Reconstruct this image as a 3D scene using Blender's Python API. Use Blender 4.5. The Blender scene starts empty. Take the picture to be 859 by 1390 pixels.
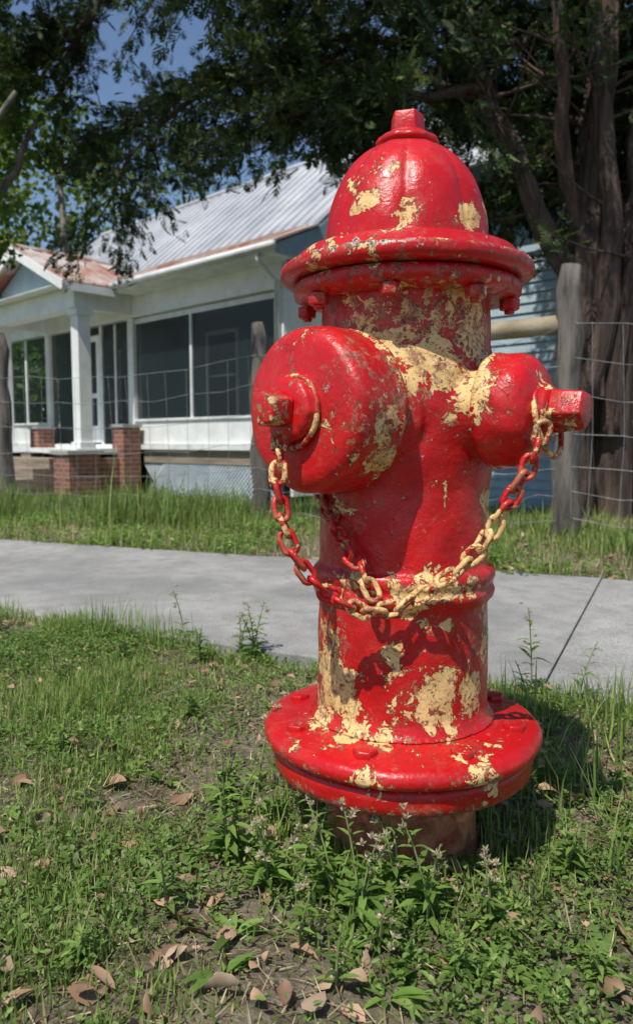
import bpy, math, numpy as np
from mathutils import Vector, Matrix
rng = np.random.default_rng(7)
S = bpy.context.scene
col = S.collection

# ---------------------------------------------------------------- helpers
def link(o, parent=None):
    col.objects.link(o)
    if parent is not None: o.parent = parent
    return o
def empty(name, loc=(0,0,0), rotz=0):
    e = bpy.data.objects.new(name, None); e.location = loc; e.rotation_euler = (0,0,rotz)
    e.empty_display_size = .1
    return link(e)
class MB:
    def __init__(s): s.v=[]; s.f=[]; s.n=0
    def add(s, vs, fs):
        o = s.n
        s.v += [tuple(map(float,v)) for v in vs]; s.f += [tuple(i+o for i in f) for f in fs]; s.n += len(vs)
    def box(s, x0,x1,y0,y1,z0,z1):
        s.add([(x0,y0,z0),(x1,y0,z0),(x1,y1,z0),(x0,y1,z0),(x0,y0,z1),(x1,y0,z1),(x1,y1,z1),(x0,y1,z1)],
              [(0,3,2,1),(4,5,6,7),(0,1,5,4),(1,2,6,5),(2,3,7,6),(3,0,4,7)])
    def tube(s, pts, rad, sides=8, cap=True):
        pts=[Vector(p) for p in pts]; vs=[]; fs=[]; N=len(pts); ref=None
        for i,p in enumerate(pts):
            t=(pts[min(i+1,N-1)]-pts[max(i-1,0)]).normalized()
            if ref is None:
                ref = Vector((1,0,0)) if abs(t.x)<.8 else Vector((0,1,0))
            a=(ref-t*ref.dot(t)).normalized(); ref=a; b=t.cross(a)
            r=rad[i] if hasattr(rad,'__len__') else rad
            for k in range(sides):
                an=2*math.pi*k/sides
                vs.append(p+a*(r*math.cos(an))+b*(r*math.sin(an)))
        for i in range(N-1):
            for k in range(sides):
                k2=(k+1)%sides
                fs.append((i*sides+k,i*sides+k2,(i+1)*sides+k2,(i+1)*sides+k))
        if cap:
            fs.append(tuple(range(sides-1,-1,-1))); fs.append(tuple((N-1)*sides+k for k in range(sides)))
        s.add(vs,fs)
    def obj(s, name, mat, parent=None, smooth=False, bevel=0, world_local=None):
        me=bpy.data.meshes.new(name); me.from_pydata(s.v,[],s.f); me.update()
        if smooth: me.polygons.foreach_set('use_smooth',[True]*len(me.polygons))
        me.materials.append(mat)
        o=bpy.data.objects.new(name,me); link(o,parent)
        if bevel:
            m=o.modifiers.new('b','BEVEL'); m.width=bevel; m.segments=2; m.limit_method='ANGLE'
        return o

def tri_obj(name, V, F, C, mat, parent=None, smooth=False):
    me=bpy.data.meshes.new(name)
    V=np.asarray(V,dtype=np.float32); F=np.asarray(F,dtype=np.int32)
    me.vertices.add(len(V)); me.vertices.foreach_set('co',V.ravel())
    me.loops.add(F.size); me.loops.foreach_set('vertex_index',F.ravel())
    me.polygons.add(len(F)); me.polygons.foreach_set('loop_start',np.arange(0,F.size,3,dtype=np.int32))
    me.polygons.foreach_set('loop_total',np.full(len(F),3,dtype=np.int32))
    me.update(calc_edges=True)
    a=me.color_attributes.new('Col','FLOAT_COLOR','POINT')
    cc=np.ones((len(V),4),dtype=np.float32); cc[:,:3]=C; a.data.foreach_set('color',cc.ravel())
    if smooth: me.polygons.foreach_set('use_smooth',np.ones(len(F),dtype=bool))
    me.materials.append(mat)
    return link(bpy.data.objects.new(name,me),parent)

def nrm(a): return a/np.maximum(np.linalg.norm(a,axis=-1,keepdims=True),1e-9)
class Scat:
    """many copies of a small template leaf"""
    def __init__(s): s.V=[];s.F=[];s.C=[];s.n=0
    def add(s, T, org, yd, nd, w, L, bend, colr, tipcol=None):
        T,F=T; N=len(org)
        if N==0: return
        yd=nrm(yd); xd=nrm(np.cross(yd,nd)); nd=np.cross(xd,yd)
        w=np.broadcast_to(w,(N,)); L=np.broadcast_to(L,(N,)); bend=np.broadcast_to(bend,(N,))
        x=T[:,0][None,:]*w[:,None]; y=T[:,1][None,:]*L[:,None]
        z=T[:,2][None,:]*w[:,None]-bend[:,None]*L[:,None]*T[:,1][None,:]**2
        P=org[:,None,:]+x[...,None]*xd[:,None,:]+y[...,None]*yd[:,None,:]+z[...,None]*nd[:,None,:]
        k=len(T)
        s.V.append(P.reshape(-1,3)); s.F.append((F[None]+(np.arange(N)*k)[:,None,None]).reshape(-1,3)+s.n); s.n+=N*k
        c=np.repeat(np.asarray(colr)[:,None,:],k,1)
        if tipcol is not None:
            t=T[:,1][None,:,None]**2; c=c*(1-t)+np.asarray(tipcol)[:,None,:]*t
        s.C.append(c.reshape(-1,3))
    def obj(s,name,mat,parent=None,smooth=False):
        return tri_obj(name,np.concatenate(s.V),np.concatenate(s.F),np.concatenate(s.C),mat,parent,smooth)
BLADE=(np.array([(-.5,0,0),(.5,0,0),(-.45,.35,0),(.45,.35,0),(-.3,.7,0),(.3,.7,0),(0,1,0)],float),
       np.array([(0,1,3),(0,3,2),(2,3,5),(2,5,4),(4,5,6)]))
LEAF=(np.array([(0,0,0),(-.42,.3,.14),(-.4,.62,.14),(0,1,0),(.4,.62,.14),(.42,.3,.14),(0,.45,0)],float),
      np.array([(0,6,1),(1,6,2),(2,6,3),(3,6,4),(4,6,5),(5,6,0)]))
DRY=(np.array([(0,0,0),(-.35,.2,.22),(-.5,.5,.38),(-.3,.8,.2),(0,1,.1),(.3,.8,.28),(.5,.5,.3),(.35,.2,.12),(0,.3,0),(0,.65,0)],float),
      np.array([(0,8,1),(1,8,2),(8,9,2),(2,9,3),(3,9,4),(4,9,5),(5,9,6),(9,8,6),(6,8,7),(7,8,0)]))
_v=[];_f=[]
for i,(y,a,l) in enumerate([(.05,1.0,.4),(.05,-1.0,.4),(.25,.85,.5),(.25,-.85,.5),(.45,.7,.45),(.45,-.7,.45),(.62,.5,.36),(.62,-.5,.36),(.3,0,.7)]):
    d=np.array([math.sin(a),math.cos(a)]); p=np.array([-d[1],d[0]]); wd=.06
    o=np.array([0,y]); b=len(_v)
    _v+=[(*(o-p*wd*.4),0),(*(o+d*l*.5+p*wd),.05*(-1)**i),(*(o+d*l),0),(*(o+d*l*.5-p*wd),-.05)]
    _f+=[(b,b+1,b+2),(b,b+2,b+3)]
SPRAY=(np.array(_v,float),np.array(_f))
def pick(cols,n,jit=.15):
    cols=np.array(cols,float); c=cols[rng.integers(0,len(cols),n)]
    return np.clip(c*(1+rng.normal(0,jit,(n,1))),.003,1)
_ph=rng.uniform(0,6.28,(24,)); _k=rng.normal(0,1,(24,2))
def cnoise(x,y,sc):
    s=0
    for i in range(24): s=s+np.sin((_k[i,0]*x+_k[i,1]*y)*sc+_ph[i])
    return s/math.sqrt(12)
def terr(x,y):
    t=np.clip((y-4.3)/4.5,0,1); t=t*t*(3-2*t)
    near=np.clip(1-(np.abs(x)+np.abs(y))/16,0,1)
    return -.3*t + near*(.008*cnoise(x,y,4)+.004*cnoise(y,x,13))
def yN(x): return 1.86-.5*x
def yF(x): return 3.45-.42*x

# ---------------------------------------------------------------- node helpers
def newmat(name):
    m=bpy.data.materials.new(name); m.use_nodes=True; nt=m.node_tree; nt.nodes.clear()
    out=nt.nodes.new('ShaderNodeOutputMaterial'); b=nt.nodes.new('ShaderNodeBsdfPrincipled')
    nt.links.new(b.outputs[0],out.inputs[0]); return m,nt,b,out
def setin(nt,sock,v):
    if isinstance(v,(int,float)): sock.default_value=v
    elif isinstance(v,(tuple,list)): sock.default_value=(*v,1) if len(v)==3 and sock.type=='RGBA' else v
    else: nt.links.new(v,sock)
def math_(nt,op,a,b=0,c=None,clamp=False):
    n=nt.nodes.new('ShaderNodeMath'); n.operation=op; n.use_clamp=clamp
    setin(nt,n.inputs[0],a); setin(nt,n.inputs[1],b)
    if c is not None: setin(nt,n.inputs[2],c)
    return n.outputs[0]
def mr(nt,v,a,b,c=0,d=1):
    n=nt.nodes.new('ShaderNodeMapRange'); setin(nt,n.inputs[0],v)
    for i,x in enumerate((a,b,c,d)): n.inputs[i+1].default_value=x
    return n.outputs[0]
def mix(nt,f,a,b,mode='MIX'):
    n=nt.nodes.new('ShaderNodeMix'); n.data_type='RGBA'; n.blend_type=mode
    setin(nt,n.inputs[0],f); setin(nt,n.inputs[6],a); setin(nt,n.inputs[7],b); return n.outputs[2]
def noise(nt,co,scale,detail=4,rough=.5,dist=0):
    n=nt.nodes.new('ShaderNodeTexNoise'); nt.links.new(co,n.inputs['Vector'])
    n.inputs['Scale'].default_value=scale; n.inputs['Detail'].default_value=detail
    n.inputs['Roughness'].default_value=rough; n.inputs['Distortion'].default_value=dist
    return n.outputs[0]
def bump(nt,h,strength,dist,normal=None):
    n=nt.nodes.new('ShaderNodeBump'); n.inputs['Strength'].default_value=strength; n.inputs['Distance'].default_value=dist
    nt.links.new(h,n.inputs['Height'])
    if normal is not None: nt.links.new(normal,n.inputs['Normal'])
    return n.outputs[0]
def objco(nt): return nt.nodes.new('ShaderNodeTexCoord').outputs['Object']
def cracks(nt,co,scale,amt,wdt,nscale=5):
    v2=nt.nodes.new('ShaderNodeTexVoronoi'); v2.feature='DISTANCE_TO_EDGE'; v2.inputs['Scale'].default_value=scale
    w=nt.nodes.new('ShaderNodeVectorMath'); w.operation='ADD'
    nz=nt.nodes.new('ShaderNodeTexNoise'); nt.links.new(co,nz.inputs['Vector']); nz.inputs['Scale'].default_value=nscale; nz.inputs['Detail'].default_value=4
    sc=nt.nodes.new('ShaderNodeVectorMath'); sc.operation='SCALE'; sc.inputs['Scale'].default_value=amt; nt.links.new(nz.outputs['Color'],sc.inputs[0])
    nt.links.new(co,w.inputs[0]); nt.links.new(sc.outputs[0],w.inputs[1]); nt.links.new(w.outputs[0],v2.inputs['Vector'])
    return mr(nt,v2.outputs['Distance'],.0,wdt,1,0)

def simple(name,c1,c2,scale=5,rough=.6,bs=.3,bd=.01,metal=0,detail=5,stretch=None,lo=.35,hi=.65):
    m,nt,b,o=newmat(name); co=objco(nt)
    if stretch:
        mp=nt.nodes.new('ShaderNodeMapping'); nt.links.new(co,mp.inputs[0]); mp.inputs['Scale'].default_value=stretch; co=mp.outputs[0]
    n=noise(nt,co,scale,detail,.6)
    c=mix(nt,mr(nt,n,lo,hi),c1,c2)
    nt.links.new(c,b.inputs['Base Color'])
    b.inputs['Roughness'].default_value=rough; b.inputs['Metallic'].default_value=metal
    n2=noise(nt,co,scale*6,4,.6)
    nt.links.new(bump(nt,n2,bs,bd),b.inputs['Normal'])
    return m
def leafmat(name,trans=.35,rough=.5):
    m,nt,b,o=newmat(name)
    a=nt.nodes.new('ShaderNodeVertexColor'); a.layer_name='Col'
    nt.links.new(a.outputs[0],b.inputs['Base Color']); b.inputs['Roughness'].default_value=rough
    b.inputs['Specular IOR Level'].default_value=.3
    if trans>0:
        t=nt.nodes.new('ShaderNodeBsdfTranslucent')
        h=nt.nodes.new('ShaderNodeHueSaturation'); h.inputs['Value'].default_value=1.5; h.inputs['Saturation'].default_value=1.1
        nt.links.new(a.outputs[0],h.inputs['Color']); nt.links.new(h.outputs[0],t.inputs[0])
        mx=nt.nodes.new('ShaderNodeMixShader'); mx.inputs[0].default_value=trans
        nt.links.new(b.outputs[0],mx.inputs[1]); nt.links.new(t.outputs[0],mx.inputs[2]); nt.links.new(mx.outputs[0],o.inputs[0])
    return m

def paintmat(name,thr=.601,rusty=0.0,bumpk=1.0):
    m,nt,b,o=newmat(name); co=objco(nt)
    def attr(n):
        a=nt.nodes.new('ShaderNodeAttribute'); a.attribute_name=n; return a.outputs['Fac']
    A=attr('peel'); Wr=attr('wear'); Li=attr('lichen')
    n1=noise(nt,co,13,6,.68,.6); n1b=noise(nt,co,52,6,.70,.8); n2=noise(nt,co,150,4,.65); n3=noise(nt,co,34,6,.72,.6); n4=noise(nt,co,5,3,.55); n5=noise(nt,co,85,6,.7,.5)
    v=math_(nt,'ADD',math_(nt,'MULTIPLY',n1,.60),math_(nt,'MULTIPLY',n1b,.40))
    v=math_(nt,'ADD',v,math_(nt,'MULTIPLY',A,.170))
    v=math_(nt,'ADD',v,math_(nt,'MULTIPLY',Wr,.024))
    m1=mr(nt,v,thr,thr+.006)
    v2=math_(nt,'ADD',n5,math_(nt,'ADD',math_(nt,'MULTIPLY',A,.08),math_(nt,'MULTIPLY',math_(nt,'ADD',math_(nt,'SUBTRACT',n4,.5),Wr),.12)))
    m2=mr(nt,v2,.662,.670)
    mask=math_(nt,'MAXIMUM',m1,m2)
    back=mr(nt,math_(nt,'ADD',n3,math_(nt,'MULTIPLY',math_(nt,'SUBTRACT',n2,.5),.25)),.60,.615)
    mask=math_(nt,'MULTIPLY',mask,math_(nt,'SUBTRACT',1,math_(nt,'MULTIPLY',back,.9)))
    edge=mr(nt,v,thr-.022,thr)
    red=mix(nt,mr(nt,n4,.35,.65),(.40,.004,.006),(.58,.010,.012))
    red=mix(nt,math_(nt,'MULTIPLY',mr(nt,n3,.5,.7),.5),red,(.25,.008,.007))
    red=mix(nt,math_(nt,'MULTIPLY',mr(nt,noise(nt,co,23,7,.75),.53,.75),.36),red,(.54,.13,.08))
    red=mix(nt,math_(nt,'MULTIPLY',edge,.6),red,(.14,.015,.010))
    ck=math_(nt,'MULTIPLY',cracks(nt,co,24,.09,.016,30),math_(nt,'MULTIPLY',mr(nt,n4,.52,.60),mr(nt,n1,.46,.56)))
    red=mix(nt,math_(nt,'MULTIPLY',ck,.35),red,(.12,.02,.015))
    yel=mix(nt,mr(nt,n1b,.35,.65),(.62,.38,.13),(.80,.56,.25))
    yel=mix(nt,mr(nt,n5,.57,.62),yel,(.34,.15,.08))
    yel=mix(nt,math_(nt,'MULTIPLY',mr(nt,n2,.57,.63),.8),yel,(.12,.075,.055))
    yel=mix(nt,math_(nt,'MULTIPLY',ck,.6),yel,(.12,.06,.04))
    c=mix(nt,mask,red,yel)
    wn=math_(nt,'ADD',noise(nt,co,40,7,.75,.4),math_(nt,'MULTIPLY',Wr,.14))
    wm=mr(nt,wn,.60,.68)
    wcol=mix(nt,mr(nt,n2,.40,.60),(.11,.035,.025),(.36,.17,.11))
    c=mix(nt,math_(nt,'MULTIPLY',wm,.8),c,wcol)
    if rusty>0:
        rn=noise(nt,co,18,6,.7,.4)
        c=mix(nt,math_(nt,'MULTIPLY',mr(nt,rn,.55-rusty*.32,.66-rusty*.25),.92),c,mix(nt,mr(nt,n3,.4,.6),(.20,.065,.035),(.50,.20,.10)))
    ln=math_(nt,'ADD',noise(nt,co,75,5,.7),math_(nt,'MULTIPLY',Li,.2))
    lm=mr(nt,ln,.66,.68)
    c=mix(nt,lm,c,mix(nt,mr(nt,noise(nt,co,260,3,.6),.42,.56),(.05,.045,.04),(.50,.48,.42)))
    nt.links.new(c,b.inputs['Base Color'])
    rough=math_(nt,'ADD',mr(nt,n3,.35,.7,.22,.48),math_(nt,'MULTIPLY',mask,.30),clamp=True)
    rough=math_(nt,'ADD',rough,math_(nt,'MULTIPLY',math_(nt,'MAXIMUM',lm,wm),.35),clamp=True)
    if rusty>.5: rough=math_(nt,'ADD',rough,.35,clamp=True)
    nt.links.new(rough,b.inputs['Roughness'])
    b.inputs['Specular IOR Level'].default_value=.45
    h=math_(nt,'SUBTRACT',math_(nt,'MULTIPLY',n2,.35),math_(nt,'MULTIPLY',mask,1.2))
    h=math_(nt,'SUBTRACT',h,math_(nt,'MULTIPLY',ck,.25))
    h=math_(nt,'ADD',h,math_(nt,'MULTIPLY',noise(nt,co,30,4,.55),.9))
    nt.links.new(bump(nt,h,1.0*bumpk,.0022),b.inputs['Normal'])
    return m

# ---------------------------------------------------------------- materials
M_paint=paintmat('peeling_red_paint'); M_chain=paintmat('chain_paint',.525,.12)
M_stub=paintmat('rusty_paint',.66,1.0)
M_blade=leafmat('grass_blades',.35); M_leaf=leafmat('leaf_green',.38); M_cedar=leafmat('cedar_foliage',.2,.6)
M_dry=leafmat('dry_leaf',0,.8)
M_white=simple('white_paint',(.68,.69,.68),(.84,.84,.82),3,.5,.15,.004)
M_trim=simple('trim_paint',(.60,.62,.62),(.80,.81,.79),4,.5,.15,.004)
M_wood=simple('weathered_post_wood',(.055,.048,.042),(.19,.165,.14),6,.85,.9,.012,stretch=(3,3,.35))
M_rail=simple('rail_wood',(.22,.18,.11),(.36,.30,.20),6,.8,.5,.006)
M_wire=simple('galvanised_wire',(.22,.23,.23),(.40,.40,.40),20,.45,.1,.001,metal=.4)
M_bark=simple('cedar_bark',(.034,.024,.019),(.17,.11,.082),5,.9,1,.035,stretch=(4,4,.35))
M_bark2=simple('tree_bark',(.09,.08,.07),(.26,.22,.18),6,.9,.8,.02,stretch=(3,3,.6))
M_rust=simple('rusty_roof_metal',(.50,.46,.42),(.34,.15,.09),1.3,.6,.2,.005,metal=0,lo=.38,hi=.58)
M_metal=simple('roof_metal',(.36,.37,.40),(.54,.55,.57),1.2,.42,.15,.004,metal=.05)
M_siding=simple('blue_clapboard',(.28,.37,.42),(.35,.45,.50),4,.6,.15,.004)
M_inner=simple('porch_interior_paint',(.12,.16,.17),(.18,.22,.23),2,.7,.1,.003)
M_board=simple('skirt_boards',(.17,.13,.10),(.34,.27,.20),3,.8,.4,.006,stretch=(.3,1,4))
M_lat=simple('lattice_paint',(.50,.57,.65),(.66,.72,.78),4,.6,.1,.003)
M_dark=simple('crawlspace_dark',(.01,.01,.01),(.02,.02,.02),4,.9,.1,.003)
M_cap=simple('concrete_cap',(.25,.25,.24),(.4,.4,.38),8,.8,.3,.004)
def brick():
    m,nt,b,o=newmat('red_brick'); co=objco(nt)
    sp_=nt.nodes.new('ShaderNodeSeparateXYZ'); nt.links.new(co,sp_.inputs[0])
    cb=nt.nodes.new('ShaderNodeCombineXYZ'); nt.links.new(math_(nt,'ADD',sp_.outputs[0],sp_.outputs[1]),cb.inputs[0]); nt.links.new(sp_.outputs[2],cb.inputs[1])
    br=nt.nodes.new('ShaderNodeTexBrick'); nt.links.new(cb.outputs[0],br.inputs[0])
    br.inputs['Scale'].default_value=1; br.inputs['Brick Width'].default_value=.21; br.inputs['Row Height'].default_value=.075
    br.inputs['Mortar Size'].default_value=.006
    br.inputs['Color1'].default_value=(.36,.15,.10,1); br.inputs['Color2'].default_value=(.20,.09,.07,1); br.inputs['Mortar'].default_value=(.42,.38,.34,1)
    nt.links.new(mix(nt,.5,br.outputs[0],mix(nt,noise(nt,co,14,5),(.1,.06,.05),(.6,.47,.42)),'OVERLAY'),b.inputs['Base Color'])
    b.inputs['Roughness'].default_value=.85
    nt.links.new(bump(nt,math_(nt,'SUBTRACT',1,br.outputs[1]),.6,.01),b.inputs['Normal']); return m
M_brick=brick()
def screenmat():
    m,nt,b,o=newmat('insect_screen'); b.inputs['Base Color'].default_value=(.018,.028,.030,1); b.inputs['Roughness'].default_value=.35
    t=nt.nodes.new('ShaderNodeBsdfTransparent'); mx=nt.nodes.new('ShaderNodeMixShader'); mx.inputs[0].default_value=.40
    nt.links.new(b.outputs[0],mx.inputs[2]); nt.links.new(t.outputs[0],mx.inputs[1]); nt.links.new(mx.outputs[0],o.inputs[0]); return m
M_screen=screenmat()
def groundmat():
    m,nt,b,o=newmat('soil_and_turf'); co=objco(nt)
    n1=noise(nt,co,1.7,4,.6); n2=noise(nt,co,14,6,.65); n3=noise(nt,co,120,4,.7)
    c=mix(nt,mr(nt,n2,.38,.62),(.095,.068,.043),(.24,.19,.13))
    c=mix(nt,math_(nt,'MULTIPLY',mr(nt,n3,.50,.7),.9),c,(.40,.34,.26))
    c=mix(nt,math_(nt,'MULTIPLY',mr(nt,n1,.44,.62),.5),c,(.08,.11,.03))
    sx=nt.nodes.new('ShaderNodeSeparateXYZ'); nt.links.new(co,sx.inputs[0])
    far=mr(nt,sx.outputs[1],5.5,9)
    c=mix(nt,far,c,mix(nt,n2,(.06,.09,.025),(.12,.16,.05)))
    nt.links.new(c,b.inputs['Base Color']); b.inputs['Roughness'].default_value=.95
    nt.links.new(bump(nt,noise(nt,co,70,6,.7),1,.015),b.inputs['Normal']); return m
def concmat():
    m,nt,b,o=newmat('sidewalk_concrete'); co=objco(nt)
    n1=noise(nt,co,1.6,6,.62); n2=noise(nt,co,260,4,.7); n3=noise(nt,co,12,6,.7)
    c=mix(nt,mr(nt,n1,.38,.62),(.255,.25,.24),(.42,.41,.385))
    c=mix(nt,math_(nt,'MULTIPLY',mr(nt,n3,.45,.68),.6),c,(.20,.19,.18))
    vo=nt.nodes.new('ShaderNodeTexVoronoi'); nt.links.new(co,vo.inputs['Vector']); vo.inputs['Scale'].default_value=120
    c=mix(nt,math_(nt,'MULTIPLY',mr(nt,n2,.50,.62),.75),c,(.10,.10,.095))
    c=mix(nt,math_(nt,'MULTIPLY',mr(nt,vo.outputs['Distance'],.28,.1),.5),c,(.60,.58,.54))
    cr=cracks(nt,co,.7,.25,.0035)
    c=mix(nt,math_(nt,'MULTIPLY',cr,math_(nt,'MULTIPLY',mr(nt,n1,.50,.55),.5)),c,(.06,.055,.05))
    nt.links.new(c,b.inputs['Base Color']); b.inputs['Roughness'].default_value=.88
    nt.links.new(bump(nt,math_(nt,'ADD',n2,math_(nt,'MULTIPLY',n3,.8)),.7,.005),b.inputs['Normal']); return m

# ---------------------------------------------------------------- ground
xs=np.unique(np.concatenate([np.linspace(-400,-10,14),np.linspace(-10,-3,20),np.linspace(-3,3,150),np.linspace(3,10,20),np.linspace(10,400,14)]))
ys=np.unique(np.concatenate([np.linspace(-400,-3,14),np.linspace(-3,.3,12),np.linspace(.3,5,150),np.linspace(5,14,40),np.linspace(14,500,16)]))
X,Y=np.meshgrid(xs,ys); Z=terr(X,Y)
und=(Y>yN(X)+.03)&(Y<yF(X)-.03)
Z=np.where(und,.012,Z)
V=np.stack([X,Y,Z],-1).reshape(-1,3); nx=len(xs)
idx=(np.arange(len(ys)-1)[:,None]*nx+np.arange(nx-1)[None]).ravel()
F=np.concatenate([np.stack([idx,idx+1,idx+nx+1],1),np.stack([idx,idx+nx+1,idx+nx],1)])
tri_obj('ground',V,F,(.1,.1,.1),groundmat(),smooth=True)
mb=MB()
d=Vector((.905,-.425)).normalized(); p=Vector((-d.y,d.x))
def edge_hit(s,far):
    o=Vector((.667,1.99))+d*s
    k=.42 if far else .5; c=3.45 if far else 1.86
    t=(c-k*o.x-o.y)/(p.y+k*p.x)
    return o+p*t
L=2.4; g=.0018
for i in range(-6,6):
    s0=i*L+g; s1=(i+1)*L-g
    a=edge_hit(s0,False);b_=edge_hit(s1,False);c=edge_hit(s1,True);e=edge_hit(s0,True)
    zt=.021+.001*((i*7)%3)
    mb.add([(a.x,a.y,-.1),(b_.x,b_.y,-.1),(c.x,c.y,-.1),(e.x,e.y,-.1),(a.x,a.y,zt),(b_.x,b_.y,zt),(c.x,c.y,zt),(e.x,e.y,zt)],
      [(0,3,2,1),(4,5,6,7),(0,1,5,4),(1,2,6,5),(2,3,7,6),(3,0,4,7)])
mb.obj('sidewalk',concmat(),bevel=.003)

# ---------------------------------------------------------------- hydrant
HX,HY=.12,1.05
hyd=empty('fire_hydrant',(0,0,0))
blobs=[(.150,.94,.228,.030,1.15),(.165,.95,.250,.018,.95),(.145,.94,.254,.015,.9),(.097,.935,.288,.015,1.1),(.203,.97,.243,.020,.95),(.190,.96,.222,.016,.7),(.135,.94,.325,.011,1.0),(.168,.945,.330,.010,.9),(.0,1.0,.29,.04,.8),(.01,.985,.22,.04,.8),(.03,.96,.25,.022,.7),
 (.125,.925,.655,.029,1.2),(.155,.925,.640,.025,1.1),(.175,.925,.615,.023,1.0),(.10,.930,.685,.025,1.1),(.20,.93,.605,.018,.85),(.160,.93,.588,.012,1.0),(.185,.93,.645,.020,.8),(.12,.94,.715,.040,.62),(.20,.98,.70,.035,.62),(.06,.96,.715,.024,.65),
 (.08,.87,.565,.023,1.05),(.075,.89,.535,.018,.95),(.09,.87,.59,.014,.8),(-.08,.96,.62,.016,.8),(-.085,.94,.585,.011,.7),(-.03,.90,.69,.015,.8),(.28,.91,.640,.016,1.05),(.30,.92,.56,.013,.9),(.275,.90,.60,.014,.8),(.255,.90,.66,.011,.7),
 (.19,.97,.838,.014,1.25),(.195,.97,.862,.010,1.1),(.065,.96,.855,.013,1.2),(.108,.950,.835,.012,1.1),(.112,.950,.850,.008,1.0),(.045,.97,.845,.009,.9),(.10,.965,.892,.010,1.0),(.05,.97,.89,.011,.8),(.14,.93,.376,.032,.62),(.05,.96,.376,.022,.65),(.19,.95,.376,.022,.65),
 (.04,.95,.187,.022,.95),(.085,.93,.185,.014,.8),(.06,.87,.160,.022,.65),(.19,.89,.160,.03,.55),(-.03,.93,.172,.016,.65),(-.05,.85,.59,.018,1.1),(.23,1.0,.47,.025,.9),(.22,1.0,.30,.025,.85),(.1,.94,.55,.011,.8),(.02,.97,.47,.018,.75),(.17,.94,.19,.018,.7),(.23,.93,.175,.013,.7),
 (.14,.885,.797,.012,.55),(.03,.91,.810,.012,.55),(.22,.92,.805,.012,.55)]
wears=[(.07,.89,.60,.045,1.0),(.05,.88,.64,.03,.7),(.12,.95,.715,.05,.8),(.05,.97,.715,.05,.8),(.19,.96,.715,.05,.8),(.01,.99,.28,.045,.9),(.0,1.0,.22,.04,.8),(.02,.97,.34,.03,.6),(.20,.97,.30,.03,.5),
 (-.05,.87,.60,.03,.6),(.22,.95,.6,.03,.6),(.30,.90,.57,.03,.7),(.03,.97,.46,.04,.5),(.12,.93,.19,.06,.3)]
def gsum(c,lst):
    v=np.zeros(len(c))
    for x,y,z,r,s in lst: v=np.maximum(v,s*np.exp(-((c[:,0]-x)**2+(c[:,1]-y)**2+(c[:,2]-z)**2)/(2*r*r)))
    return v
def peel(me):
    n=len(me.vertices); c=np.empty(n*3,dtype=np.float32); me.vertices.foreach_get('co',c); c=c.reshape(-1,3)
    pv=gsum(c,blobs)
    if me.name.startswith('chain'):
        pv=np.maximum(pv*.3,.45*np.clip((c[:,0]-.0)/.05,0,1)*np.clip(1.25-np.abs(c[:,0]-.16)/.16,.2,1))
    a=me.attributes.new('peel','FLOAT','POINT'); a.data.foreach_set('value',pv.astype(np.float32))
    rr=np.hypot(c[:,0]-HX,c[:,1]-HY)
    w=gsum(c,wears); w=np.maximum(w,.8*np.exp(-((c[:,2]-.790)/.008)**2)*(rr>.16)); w=np.maximum(w,.7*np.exp(-((c[:,2]-.152)/.007)**2)*(rr>.184)); w=np.maximum(w,.4*np.exp(-((c[:,2]-.376)/.014)**2)*(rr<.13))
    w=np.maximum(w,.6*((c[:,2]>.735)&(c[:,2]<.775))); w=np.maximum(w,.9*np.exp(-((c[:,2]-.112)/.014)**2)*(rr>.15))
    a=me.attributes.new('wear','FLOAT','POINT'); a.data.foreach_set('value',w.astype(np.float32))
    l=np.exp(-((c[:,2]-.789)/.010)**2)*np.clip(.40+.55*np.sin(c[:,0]*23+.4),0,1)*(rr>.15)
    a=me.attributes.new('lichen','FLOAT','POINT'); a.data.foreach_set('value',l.astype(np.float32))
def refine(prof,step=.006):
    out=[prof[0]]
    for a,b in zip(prof[:-1],prof[1:]):
        L=math.dist(a,b); k=max(1,int(L/step))
        for i in range(1,k+1): out.append((a[0]+(b[0]-a[0])*i/k,a[1]+(b[1]-a[1])*i/k))
    return out
def lathe(mb,prof,org,dr,segs=96,ref=None,rmod=None,step=.006):
    prof=refine(prof,step); dr=Vector(dr).normalized(); org=Vector(org)
    up=Vector((0,0,1)) if abs(dr.z)<.9 else Vector((0,-1,0))
    a=(up-dr*up.dot(dr)).normalized(); b=dr.cross(a); vs=[];fs=[]
    ph=rng.uniform(0,6,4)
    for l,r in prof:
        for k in range(segs):
            t=2*math.pi*k/segs; rr=r*(rmod(t,l) if rmod else 1)
            rr+= .0006*(math.sin(3*t+ph[0])+math.sin(7*t+ph[1]+l*60)+.7*math.sin(13*t+ph[2]-l*90))*(r>.03)
            vs.append(org+dr*l+a*(rr*math.cos(t))+b*(rr*math.sin(t)))
    n=len(prof)
    for i in range(n-1):
        for k in range(segs):
            k2=(k+1)%segs; fs.append((i*segs+k,i*segs+k2,(i+1)*segs+k2,(i+1)*segs+k))
    fs.append(tuple(range(segs-1,-1,-1))); fs.append(tuple((n-1)*segs+k for k in range(segs)))
    mb.add(vs,fs)
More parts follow.
